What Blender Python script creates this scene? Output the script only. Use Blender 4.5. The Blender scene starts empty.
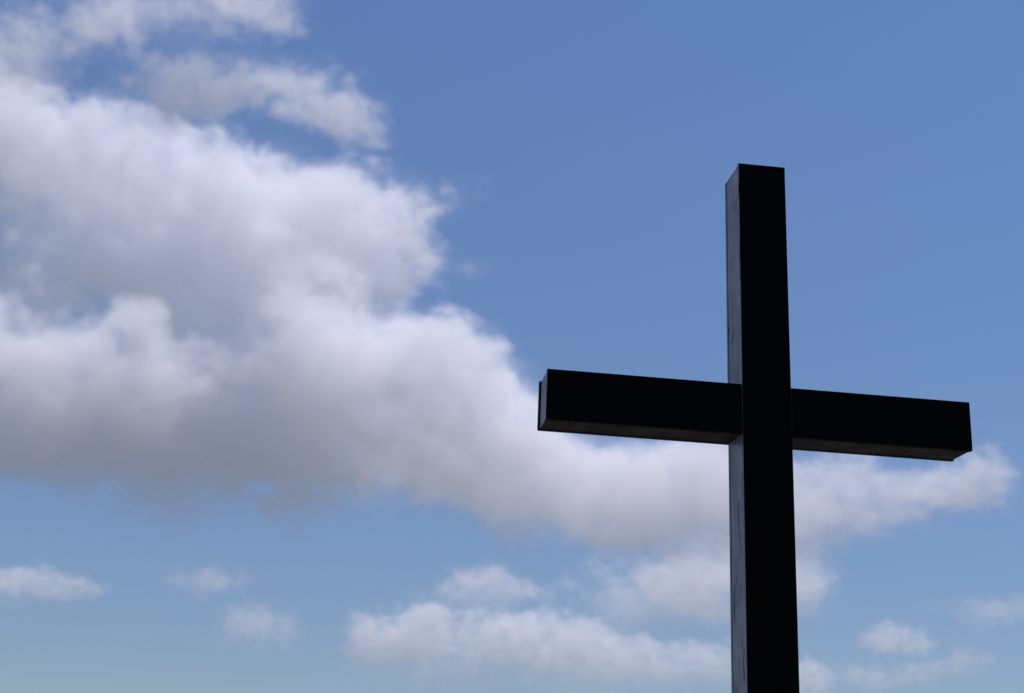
import bpy, bmesh, math, random
from mathutils import Vector, Matrix, noise as mnoise
R = math.radians
scene = bpy.context.scene
col = scene.collection

# ------------------------------------------------------------------ camera
W, H, FPX = 1024, 693, 1341.5
YAW, PITCH, ROLL = 0.121288, 0.320495, 0.040296
GROUND_Z = 0.0
EYE = 1.62
ORG = Vector((0.0, 0.0, EYE + 1.75987))        # where the front face of post and crossbeam meet
CAM = ORG + Vector((-1.66447, -5.05526, -1.75987))
fw = Vector((math.sin(YAW) * math.cos(PITCH), math.cos(YAW) * math.cos(PITCH), math.sin(PITCH)))
r0 = Vector((math.cos(YAW), -math.sin(YAW), 0)); u0 = r0.cross(fw)
cr = math.cos(ROLL) * r0 + math.sin(ROLL) * u0
cu = -math.sin(ROLL) * r0 + math.cos(ROLL) * u0
cd = bpy.data.cameras.new('camera')
cam = bpy.data.objects.new('camera', cd); col.objects.link(cam)
cd.sensor_width = 36; cd.lens = FPX * 36 / W; cd.clip_start = .05; cd.clip_end = 120000
m = Matrix((cr, cu, -fw)).transposed().to_4x4(); m.translation = CAM
cam.matrix_world = m
scene.camera = cam

def at(px, py, dist):
    """World point seen at a pixel, `dist` metres away over the ground."""
    d = fw + cr * ((px - W / 2) / FPX) + cu * ((H / 2 - py) / FPX)
    return CAM + d * (dist / math.hypot(d.x, d.y))

# ------------------------------------------------------------------ sky, sun, exposure
SUN_EL, SUN_AZ = R(74.5), R(77.3)                   # azimuth measured from +Y towards +X
world = bpy.data.worlds.new('World'); scene.world = world; world.use_nodes = True
nt = world.node_tree; nt.nodes.clear()
sky = nt.nodes.new('ShaderNodeTexSky'); sky.sky_type = 'NISHITA'; sky.sun_disc = False
sky.sun_elevation = SUN_EL; sky.sun_rotation = SUN_AZ
sky.altitude = 2046; sky.air_density = 2.26; sky.dust_density = 0.0; sky.ozone_density = 4.89
bg = nt.nodes.new('ShaderNodeBackground'); bg.inputs['Strength'].default_value = 0.0805
wo = nt.nodes.new('ShaderNodeOutputWorld')
def sky_mix(a, b, blend, fac):
    n = nt.nodes.new('ShaderNodeMix'); n.data_type = 'RGBA'; n.blend_type = blend; n.clamp_factor = False; n.inputs['Factor'].default_value = fac
    for k, v in (('A', a), ('B', b)):
        if isinstance(v, tuple): n.inputs[k].default_value = v
        else: nt.links.new(v, n.inputs[k])
    return n.outputs['Result']
# seen from a height: the sky's own horizon lies a few degrees below the level
tc = nt.nodes.new('ShaderNodeTexCoord'); va = nt.nodes.new('ShaderNodeVectorMath'); va.inputs[1].default_value = (0, 0, .08)
vn = nt.nodes.new('ShaderNodeVectorMath'); vn.operation = 'NORMALIZE'
nt.links.new(tc.outputs['Generated'], va.inputs[0]); nt.links.new(va.outputs[0], vn.inputs[0]); nt.links.new(vn.outputs[0], sky.inputs[0])
# the photograph's white balance and saturation, the same over the whole sky
bw = nt.nodes.new('ShaderNodeRGBToBW'); nt.links.new(sky.outputs[0], bw.inputs[0])
w2 = sky_mix(sky_mix(bw.outputs[0], sky.outputs[0], 'MIX', 1.08), (.806, .806, 1, 1), 'MULTIPLY', 1)
nt.links.new(w2, bg.inputs[0]); nt.links.new(bg.outputs[0], wo.inputs[0])
sl = bpy.data.lights.new('sun', 'SUN'); sl.energy = 3.5; sl.angle = R(.53); sl.color = (1, .915, .875)
sun = bpy.data.objects.new('sun', sl); col.objects.link(sun)
sdir = Vector((math.sin(SUN_AZ) * math.cos(SUN_EL), math.cos(SUN_AZ) * math.cos(SUN_EL), math.sin(SUN_EL)))
sun.rotation_euler = sdir.to_track_quat('Z', 'Y').to_euler(); sun.location = (0, 0, 30)
scene.view_settings.view_transform = 'Standard'; scene.view_settings.look = 'None'
scene.view_settings.exposure = .06; scene.view_settings.gamma = 1
cy = scene.cycles
cy.volume_bounces = 18; cy.max_bounces = 18; cy.volume_step_rate = 2.2; cy.volume_max_steps = 256
cy.use_adaptive_sampling = True; cy.adaptive_threshold = .025

# ------------------------------------------------------------------ helpers
def new_mat(name):
    mt = bpy.data.materials.new(name); mt.use_nodes = True
    t = mt.node_tree; t.nodes.clear()
    return mt, t, t.nodes.new('ShaderNodeOutputMaterial')

def link(name, bm, mt, parent=None, loc=(0, 0, 0)):
    me = bpy.data.meshes.new(name); bm.to_mesh(me); bm.free()
    o = bpy.data.objects.new(name, me); col.objects.link(o)
    if mt: me.materials.append(mt)
    o.location = loc
    if parent: o.parent = parent
    return o

# ------------------------------------------------------------------ ground
def ground_mat():
    mt, t, out = new_mat('meadow')
    b = t.nodes.new('ShaderNodeBsdfPrincipled'); b.inputs['Roughness'].default_value = .95
    n = t.nodes.new('ShaderNodeTexNoise'); n.inputs['Scale'].default_value = .35; n.inputs['Detail'].default_value = 9
    c = t.nodes.new('ShaderNodeTexCoord')
    r = t.nodes.new('ShaderNodeValToRGB')
    r.color_ramp.elements[0].color = (.14, .15, .13, 1); r.color_ramp.elements[0].position = .3
    r.color_ramp.elements[1].color = (.23, .225, .205, 1); r.color_ramp.elements[1].position = .7
    t.links.new(c.outputs['Object'], n.inputs['Vector']); t.links.new(n.outputs['Fac'], r.inputs[0])
    t.links.new(r.outputs[0], b.inputs['Base Color']); t.links.new(b.outputs[0], out.inputs[0])
    return mt
bm = bmesh.new()
rings = [0, 6, 12, 25, 60, 200, 900, 4000, 16000, 60000]
N = 48; prev = [bm.verts.new((0, 0, 0))]
for r in rings[1:]:
    cur = [bm.verts.new((r * math.cos(2 * math.pi * k / N), r * math.sin(2 * math.pi * k / N), 0)) for k in range(N)]
    for k in range(N):
        if len(prev) == 1: bm.faces.new((prev[0], cur[k], cur[(k + 1) % N]))
        else: bm.faces.new((prev[k], cur[k], cur[(k + 1) % N], prev[(k + 1) % N]))
    prev = cur
g = link('ground', bm, ground_mat()); g['kind'] = 'structure'

# ------------------------------------------------------------------ cross
PW, PX = .1028, .0018       # half width of the post, its offset along the beam
PD, BD = .214, .1983
XL, XR, ZT, ZB, ZP = -.90219, .8704, -.1520, -.359889, .840

def wood_mat(name, base, ior, rough, stain):
    mt, t, out = new_mat(name)
    L = t.links.new
    b = t.nodes.new('ShaderNodeBsdfPrincipled'); b.inputs['IOR'].default_value = ior
    c = t.nodes.new('ShaderNodeTexCoord')
    mp = t.nodes.new('ShaderNodeMapping'); mp.inputs['Scale'].default_value = (60, 60, 2.2)
    n = t.nodes.new('ShaderNodeTexNoise'); n.inputs['Scale'].default_value = 1.0; n.inputs['Detail'].default_value = 6
    L(c.outputs['Object'], mp.inputs[0]); L(mp.outputs[0], n.inputs['Vector'])
    n2 = t.nodes.new('ShaderNodeTexNoise'); n2.inputs['Scale'].default_value = 9; n2.inputs['Detail'].default_value = 5
    L(c.outputs['Object'], n2.inputs['Vector'])
    rp = t.nodes.new('ShaderNodeValToRGB')
    rp.color_ramp.elements[0].color = (base[0] * .75, base[1] * .75, base[2] * .75, 1); rp.color_ramp.elements[0].position = .35
    rp.color_ramp.elements[1].color = (base[0] * 1.3, base[1] * 1.3, base[2] * 1.3, 1); rp.color_ramp.elements[1].position = .7
    L(n.outputs['Fac'], rp.inputs[0])
    # dark drips and knots with a shape of their own
    mp3 = t.nodes.new('ShaderNodeMapping'); mp3.inputs['Scale'].default_value = (26, 26, 7)
    n3 = t.nodes.new('ShaderNodeTexNoise'); n3.inputs['Scale'].default_value = 1.0; n3.inputs['Detail'].default_value = 3
    L(c.outputs['Object'], mp3.inputs[0]); L(mp3.outputs[0], n3.inputs['Vector'])
    dr = t.nodes.new('ShaderNodeMapRange'); dr.inputs['From Min'].default_value = .62; dr.inputs['From Max'].default_value = .70
    L(n3.outputs['Fac'], dr.inputs[0])
    mx = t.nodes.new('ShaderNodeMix'); mx.data_type = 'RGBA'
    L(dr.outputs[0], mx.inputs['Factor']); L(rp.outputs[0], mx.inputs['A']); mx.inputs['B'].default_value = (.003, .003, .003, 1)
    L(mx.outputs['Result'], b.inputs['Base Color'])
    sp = t.nodes.new('ShaderNodeMapRange'); sp.inputs['To Min'].default_value = .5; sp.inputs['To Max'].default_value = .12
    L(dr.outputs[0], sp.inputs[0]); L(sp.outputs[0], b.inputs['Specular IOR Level'])
    mr = t.nodes.new('ShaderNodeMapRange'); mr.inputs['From Min'].default_value = .35; mr.inputs['From Max'].default_value = .68
    mr.inputs['To Min'].default_value = rough; mr.inputs['To Max'].default_value = min(1, rough + stain)
    L(n2.outputs['Fac'], mr.inputs[0]); L(mr.outputs[0], b.inputs['Roughness'])
    bp = t.nodes.new('ShaderNodeBump'); bp.inputs['Strength'].default_value = .12; bp.inputs['Distance'].default_value = .002
    L(n.outputs['Fac'], bp.inputs['Height']); L(bp.outputs[0], b.inputs['Normal'])
    L(b.outputs[0], out.inputs[0])
    return mt
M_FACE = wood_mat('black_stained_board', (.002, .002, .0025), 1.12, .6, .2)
M_SIDE = wood_mat('black_paint_skylit', (.125, .127, .156), 1.65, .32, .2)  # black paint lightened to blue-grey: skylight on the sides put into the colour
M_EDGE = wood_mat('raw_board_edge', (.010, .008, .009), 1.25, .6, .2)
M_RAW = wood_mat('raw_end_grain', (.34, .21, .17), 1.3, .7, .1)
M_UNDER = wood_mat('board_ground_bounce', (.018, .0115, .011), 1.18, .6, .2)  # dark board for the underside, brown of the ground's bounce light in its colour

def box(bm, x0, x1, y0, y1, z0, z1, bev=.0015):
    vs = [bm.verts.new((x, y, z)) for x in (x0, x1) for y in (y0, y1) for z in (z0, z1)]
    f = [(0, 1, 3, 2), (4, 6, 7, 5), (0, 4, 5, 1), (2, 3, 7, 6), (0, 2, 6, 4), (1, 5, 7, 3)]
    fs = [bm.faces.new([vs[i] for i in q]) for q in f]
    bm.normal_update()
    if bev:
        es = list({e for fc in fs for e in fc.edges})
        bmesh.ops.bevel(bm, geom=es, offset=bev, segments=2, affect='EDGES', profile=.6)

def part(name, mt, parent, *boxes, bev=.0015):
    bm = bmesh.new()
    for b in boxes: box(bm, *b, bev=bev)
    return link(name, bm, mt, parent)

cross = bpy.data.objects.new('wooden_cross', None); col.objects.link(cross)
cross.location = (0, 0, 0)
cross['label'] = 'tall black wooden cross standing dark against the cloudy blue sky'
cross['category'] = 'cross'
O = ORG.z
FB, RB = .027, .022          # thickness of the front and rear boards
IN = .003                    # the panels between them sit back by this much
z_top, zt, zb = O + ZP, O + ZT, O + ZB
def skylit_ends(o, mt):
    """The narrow faces looking along the beam get a lighter colour, with skylight painted in."""
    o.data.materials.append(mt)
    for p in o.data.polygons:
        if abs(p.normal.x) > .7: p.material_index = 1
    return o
X0, X1 = PX - PW, PX + PW
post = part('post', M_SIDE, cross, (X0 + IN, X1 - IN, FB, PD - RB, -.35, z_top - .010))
skylit_ends(part('front_board', M_FACE, post, (X0, X1, 0, FB - .0005, -.35, z_top), bev=.003), M_SIDE)
skylit_ends(part('rear_board', M_EDGE, post, (X0 + .001, X1, PD - RB + .0005, PD, -.35, z_top - .003), bev=.004), M_SIDE)
chips = bmesh.new(); rnd = random.Random(4)
y = FB + .002
while y < PD - RB - .008:                       # splintered top edge of the end grain
    w = rnd.uniform(.006, .02)
    y1 = min(y + w, PD - RB - .002)
    box(chips, X0 + .0015 + rnd.uniform(0, .003), X1 - .004, y, y1, z_top - .0097, z_top - rnd.uniform(.001, .006), bev=.0008)
    y = y1 + .001
link('end_grain', chips, M_RAW, post)
G = .001
beam = skylit_ends(part('crossbeam', M_UNDER, cross,
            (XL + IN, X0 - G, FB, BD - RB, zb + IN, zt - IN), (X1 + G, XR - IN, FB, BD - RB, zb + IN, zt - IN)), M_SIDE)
skylit_ends(part('front_board', M_FACE, beam, (XL, X0 - G, .0008, FB - .0005, zb, zt), (X1 + G, XR, .0008, FB - .0005, zb, zt), bev=.003), M_SIDE)
part('rear_board', M_EDGE, beam, (XL - .004, X0 - G, BD - RB + .0005, BD, zb, zt), (X1 + G, XR + .002, BD - RB + .0005, BD, zb, zt), bev=.003)
beam.rotation_euler = (0, .003, 0)
beam.location = Vector((0, 0, O)) - Matrix.Rotation(.003, 3, 'Y') @ Vector((0, 0, O))

# ------------------------------------------------------------------ clouds
def cloud_mat(name, dens, aniso=0.0):
    mt, t, out = new_mat(name)
    v = t.nodes.new('ShaderNodeVolumePrincipled')
    v.inputs['Color'].default_value = (.992, .991, 1, 1)
    v.inputs['Density'].default_value = dens
    v.inputs['Density Attribute'].default_value = 'density'
    v.inputs['Anisotropy'].default_value = aniso
    t.links.new(v.outputs[0], out.inputs['Volume'])
    return mt

def cloud(name, label, dist, blobs, tau=2.8, vox=2.2, noise=1.35, feat=110.0, thr=.18, soft=.75, seed=0.0, warp=.35,
          rough=.62, fine=.72, puff=.35, veil=.10, fade=None, group=None, flat=.6):
    """A body of vapour. blobs: (px, py, rx, ry, weight[, depth offset, depth radius]), all in picture pixels at `dist`
    metres, turned here into metres in the world; tau is the optical depth over a hundred pixels' worth of full density."""
    cx = sum(b[0] for b in blobs) / len(blobs); cyp = sum(b[1] for b in blobs) / len(blobs)
    c = at(cx, cyp, dist)
    h = Vector((c.x - CAM.x, c.y - CAM.y, 0)).normalized()          # away from the camera
    lat = Vector((h.y, -h.x, 0))
    mpp = (c - CAM).dot(fw) / FPX                                    # metres per pixel there
    L = []
    for b in blobs:
        px, py, rx, ry, w = b[:5]
        dy, rd = b[5:7] if len(b) > 5 else (0, (rx + ry) * .5)
        p = CAM + (at(px, py, dist) - CAM) * (1 + dy * mpp / dist) - c
        L.append((Vector((p.dot(lat), p.dot(h), p.z)), Vector((rx, rd, ry)) * mpp, w))
    F = feat * mpp
    pos_blobs = [b for b in L if b[2] > 0]
    pad = F * warp * .4
    mn = Vector([min(b[0][i] - b[1][i] for b in pos_blobs) - pad for i in range(3)])
    mx = Vector([max(b[0][i] + b[1][i] for b in pos_blobs) + pad for i in range(3)])
    o = bpy.data.objects.new(name, bpy.data.volumes.new(name)); col.objects.link(o)
    o.location = c; o.rotation_euler = (0, 0, math.atan2(lat.y, lat.x))
    o['label'] = label; o['category'] = 'cloud'
    if group: o['group'] = group
    ng = bpy.data.node_groups.new(name + '_density', 'GeometryNodeTree')
    ng.interface.new_socket('Geometry', in_out='INPUT', socket_type='NodeSocketGeometry')
    ng.interface.new_socket('Geometry', in_out='OUTPUT', socket_type='NodeSocketGeometry')
    ng.nodes.new('NodeGroupInput'); go = ng.nodes.new('NodeGroupOutput')
    lk = ng.links.new
    pos = ng.nodes.new('GeometryNodeInputPosition').outputs[0]
    def put(n, i, b):
        if isinstance(b, bpy.types.NodeSocket): lk(b, n.inputs[i])
        else: n.inputs[i].default_value = b
    def vm(op, *ab):
        n = ng.nodes.new('ShaderNodeVectorMath'); n.operation = op
        for i, b in enumerate(ab): put(n, i, b)
        return n.outputs['Value'] if op == 'DOT_PRODUCT' else n.outputs['Vector']
    def ma(op, *ab, clamp=False):
        n = ng.nodes.new('ShaderNodeMath'); n.operation = op; n.use_clamp = clamp
        for i, b in enumerate(ab): put(n, i, b)
        return n.outputs[0]
    def noise3(scale, detail, rgh, off, distort=0.0):
        n = ng.nodes.new('ShaderNodeTexNoise'); n.noise_dimensions = '3D'
        n.inputs['Scale'].default_value = 1.0; n.inputs['Detail'].default_value = detail
        n.inputs['Roughness'].default_value = rgh; n.inputs['Distortion'].default_value = distort
        lk(vm('MULTIPLY_ADD', pos, (scale, scale, scale / flat * .75), (off, off * .7, off * 1.3)), n.inputs['Vector'])
        return n
    # a slow noise bends the lobes so that their outlines are uneven
    wn = noise3(1 / (F * .8), 3, .5, 7.3 + seed)
    wv = vm('SUBTRACT', wn.outputs['Color'], (.5, .5, .5))
    wpos = vm('MULTIPLY_ADD', wv, (F * warp * 2, F * warp * 2, F * warp * 1.6), pos)
    tot = 0.0
    for (p, r, w) in L:
        inv = Vector((1 / r.x, 1 / r.y, 1 / r.z))
        a = vm('MULTIPLY_ADD', wpos, inv, (-p.x * inv.x, -p.y * inv.y, -p.z * inv.z))
        t1 = ma('SUBTRACT', 1.0, vm('DOT_PRODUCT', a, a), clamp=True)
        tot = ma('MULTIPLY_ADD', ma('MULTIPLY', t1, t1), w, tot)
    tot = ma('MINIMUM', tot, 1.15)
    f1 = noise3(1 / F, 9, rough, seed, .3)
    f2 = noise3(3.6 / F, 6, .65, 3.9 - seed, .6)
    vo = ng.nodes.new('ShaderNodeTexVoronoi'); vo.feature = 'F1'
    vo.inputs['Scale'].default_value = 1.0
    lk(vm('MULTIPLY', wpos, (2.4 / F, 2.4 / F, 2.6 / F)), vo.inputs['Vector'])
    d = ma('ADD', tot, ma('MULTIPLY_ADD', f1.outputs[0], noise * 2, -noise))
    d = ma('ADD', d, ma('MULTIPLY_ADD', f2.outputs[0], fine * 2, -fine))
    d = ma('ADD', d, ma('MULTIPLY_ADD', vo.outputs['Distance'], -puff, puff * .5))
    mr = ng.nodes.new('ShaderNodeMapRange'); mr.interpolation_type = 'SMOOTHSTEP'; mr.clamp = True
    lk(d, mr.inputs['Value'])
    mr.inputs['From Min'].default_value = thr; mr.inputs['From Max'].default_value = thr + soft
    dens = ma('MULTIPLY', ma('POWER', mr.outputs[0], 1.5), ma('MULTIPLY', tot, 6.0, clamp=True))
    lump = ma('MAXIMUM', ma('MULTIPLY_ADD', f2.outputs[0], 5.5, -1.75), .2)
    dens = ma('MULTIPLY', dens, lump)
    if fade:                                        # the base thins out downwards
        z0, z1 = (at(cx, py, dist).z - c.z for py in fade[:2])
        sx = ng.nodes.new('ShaderNodeSeparateXYZ'); lk(wpos, sx.inputs[0])
        fr = ng.nodes.new('ShaderNodeMapRange'); fr.interpolation_type = 'SMOOTHSTEP'; lk(sx.outputs['Z'], fr.inputs['Value'])
        fr.inputs['From Min'].default_value = z0; fr.inputs['From Max'].default_value = z1; fr.inputs['To Min'].default_value = fade[2]
        dens = ma('MULTIPLY', dens, fr.outputs[0])
    # a thin ragged veil round the thick body
    f3 = noise3(1.9 / F, 8, .66, 21.0 + seed, .8)
    vl = ma('ADD', ma('MULTIPLY_ADD', tot, .9, -.04), ma('MULTIPLY_ADD', f3.outputs[0], 2.2, -1.2))
    vl = ma('MULTIPLY', ma('MULTIPLY', vl, 1.6, clamp=True), ma('MULTIPLY', tot, 9.0, clamp=True))
    dens = ma('MULTIPLY_ADD', vl, veil, dens)
    vc = ng.nodes.new('GeometryNodeVolumeCube')
    lk(dens, vc.inputs['Density'])
    vc.inputs['Min'].default_value = mn; vc.inputs['Max'].default_value = mx
    res = [max(8, int((mx[i] - mn[i]) / (vox * mpp * (1, 1.9, 1)[i]))) for i in range(3)]
    for nm, k in zip('XYZ', res): vc.inputs['Resolution ' + nm].default_value = k
    mt = cloud_mat(name + '_vapour', tau / (100 * mpp))
    sm = ng.nodes.new('GeometryNodeSetMaterial'); sm.inputs['Material'].default_value = mt
    lk(vc.outputs[0], sm.inputs[0]); lk(sm.outputs[0], go.inputs[0])
    md = o.modifiers.new('density', 'NODES'); md.node_group = ng
    o.data.materials.append(mt)
    print('CLOUD', name, res, res[0] * res[1] * res[2] / 1e6, 'mpp', round(mpp, 2), 'dims', [round(mx[i] - mn[i]) for i in range(3)])
    return o

cloud('cloud_wisp', 'tiny faint shred of cloud right of the big bank, near its rounded tip', 3600, [
    (476, 188, 40, 22, .9)], feat=40, tau=.5, seed=12.1, soft=.9)
cloud('cloud_wisp', 'tiny faint shred of cloud in the blue notch below the rounded tip of the bank', 3600, [
    (474, 268, 34, 24, .9)], feat=40, tau=.5, seed=13.9, soft=.9)
SMALL = 'small cumulus clouds low in the sky'
cloud('cloud_bank', 'broad grey based cumulus bank filling the left sky and trailing behind the post', 4200, [
    (-20, 110, 95, 135, 1.0, 30, 120), (60, 175, 140, 100, 1.0, 30, 130), (170, 195, 140, 90, 1.0, 30, 130), (270, 215, 145, 92, 1.0, 30, 130),
    (355, 220, 105, 85, .95, 30, 110), (420, 208, 60, 48, .55, 30, 70), (230, 275, 180, 80, .8, 40, 120), (400, 268, 75, 55, .6, 30, 80),
    (60, 400, 210, 92, 1.0, -40, 150), (210, 398, 180, 88, .95, -30, 140), (335, 375, 160, 92, 1.0, -50, 130), (450, 380, 110, 90, 1.0, -50, 110),
    (-20, 440, 175, 80, .7, -20, 100), (130, 445, 195, 88, .7, -20, 100), (220, 490, 130, 72, .65, -10, 70), (360, 455, 180, 80, .9, -20, 120),
    (480, 450, 125, 95, .95, -20, 120), (570, 485, 130, 90, .95, 0, 120), (655, 488, 125, 92, .95, 10, 110), (740, 498, 110, 94, .95, 20, 100), (640, 520, 110, 70, .6, 10, 90),
    (10, 340, 110, 60, .7, -40, 100), (42, 245, 40, 13, -.2, 0, 400), (75, 305, 70, 36, .6, -10, 90), (268, 488, 34, 12, -.8, 0, 300), (40, 255, 110, 50, .5, 20, 90),
    (140, 250, 150, 66, .85, 0, 120), (250, 275, 140, 72, .95, -30, 110), (340, 285, 100, 52, .7, 0, 90), (20, 280, 110, 50, .6, 10, 100), (205, 318, 110, 56, .8, -20, 90),
    (132, 325, 42, 34, 1.0, -150, 50), (285, 305, 52, 36, .9, -150, 55), (450, 352, 66, 44, 1.0, -100, 60), (400, 378, 64, 46, .9, -110, 60),
    (330, 190, 60, 40, .8, -40, 60), (220, 180, 70, 40, .8, -50, 60), (520, 440, 60, 40, .8, -90, 60), (50, 355, 70, 34, .7, -120, 60),
    ], seed=3.1, tau=2.7, soft=.72, puff=.4, fade=(552, 430, .24))
cloud('cloud_wisp', 'torn white wisp with a pointed right tip above the cloud bank', 3000, [
    (165, 82, 90, 60, .6), (225, 84, 100, 60, .7), (310, 95, 85, 54, 1.0), (358, 122, 48, 36, .8)], feat=85, tau=2.4, seed=11.7, warp=.25)
cloud('cloud_veil', 'thin white cloud veil along the top edge of the sky at the left', 3000, [
    (15, 45, 85, 70, .8), (100, 14, 100, 50, .75), (200, 0, 120, 60, .95), (275, 0, 65, 42, .85)], feat=90, tau=1.8, seed=5.2)
cloud('cumulus_cloud', 'pale cloud patch right of the cross post beneath the right arm', 4600, [
    (785, 505, 100, 90, 1.0), (860, 498, 100, 75, .95), (910, 492, 55, 45, .7)], feat=80, tau=1.6, seed=9.4)
cloud('cumulus_cloud', 'rounded white cloud puff just beyond the tip of the right arm', 4600, [
    (978, 478, 62, 52, 1.05), (945, 495, 55, 38, .7)], feat=55, tau=2.0, seed=4.4, noise=1.1)
cloud('cumulus_cloud', 'soft cloud mass low behind the cross post, its bright top beside the post', 5200, [
    (712, 580, 95, 76, 1.0), (640, 602, 110, 72, .75), (792, 586, 70, 46, 1.0)], feat=70, tau=1.9, fade=(640, 570, .25), seed=2.2)
cloud('cumulus_cloud', 'long flat based cumulus with a bumpy top at the bottom centre', 6500, [
    (385, 638, 62, 40, .9), (425, 628, 50, 42, 1.0), (490, 634, 66, 42, 1.0), (555, 638, 70, 42, 1.0), (610, 648, 60, 38, .95), (670, 662, 70, 38, .9), (725, 666, 50, 34, .9),
    (440, 664, 140, 38, .55), (590, 676, 160, 38, .6), (430, 622, 30, 24, .7, -30, 30), (520, 628, 34, 24, .7, -30, 30), (585, 636, 34, 22, .7, -30, 30)],
    feat=48, tau=2.4, fade=(692, 635, .25), seed=6.1, vox=1.8, noise=1.15)
cloud('cumulus_cloud', 'small domed cumulus floating just above the long bumpy one', 6200, [
    (484, 585, 58, 36, 1.05), (530, 594, 54, 28, .8), (440, 597, 52, 22, .75)], feat=45, tau=2.0, fade=(608, 578, .3), seed=7.9, vox=1.8, noise=1.15, group=SMALL)
cloud('cumulus_cloud', 'flat based pink tinged cumulus at the left edge low in the sky', 6200, [
    (30, 583, 68, 31, 1.05), (75, 588, 46, 23, .85), (-20, 585, 50, 28, 1.0)], feat=45, tau=2.0, fade=(602, 576, .35), seed=8.3, vox=1.8, noise=1.1, group=SMALL)
cloud('cumulus_cloud', 'faint flat scrap of cloud between the left edge cumulus and the domed one', 6200, [
    (208, 581, 58, 26, 1.0)], feat=40, tau=1.0, seed=3.3, vox=1.8, noise=1.1, group=SMALL)
cloud('cumulus_cloud', 'dim lone puff of cloud left of the long bumpy cumulus', 6500, [
    (258, 625, 66, 36, 1.05)], feat=45, tau=1.2, seed=1.1, vox=1.8, noise=1.1, group=SMALL)
cloud('cumulus_cloud', 'small bright cumulus low in the sky right of the cross post', 6500, [
    (890, 638, 50, 28, 1.15), (905, 646, 40, 18, .7)], feat=40, tau=2.1, seed=2.7, vox=1.8, noise=1.0, group=SMALL)
cloud('cumulus_cloud', 'thin flat cloud streak under the small bright cumulus at lower right', 7200, [
    (870, 675, 66, 22, .9), (925, 673, 40, 22, 1.1), (963, 662, 44, 22, 1.1)], feat=40, tau=1.3, seed=5.7, vox=1.8, noise=1.0, group=SMALL)
cloud('cumulus_cloud', 'barely visible hazy streak of cloud at the right edge of the sky', 7200, [
    (985, 611, 80, 21, .95), (1040, 605, 55, 19, .9)], feat=45, tau=.9, seed=5.1, vox=1.8, noise=1.0, group=SMALL)
cloud('cumulus_cloud', 'little cloud puff touching the post at the bottom edge', 7000, [
    (808, 680, 46, 30, 1.1)], feat=40, tau=2.4, seed=6.6, vox=1.8, noise=1.0, group=SMALL)
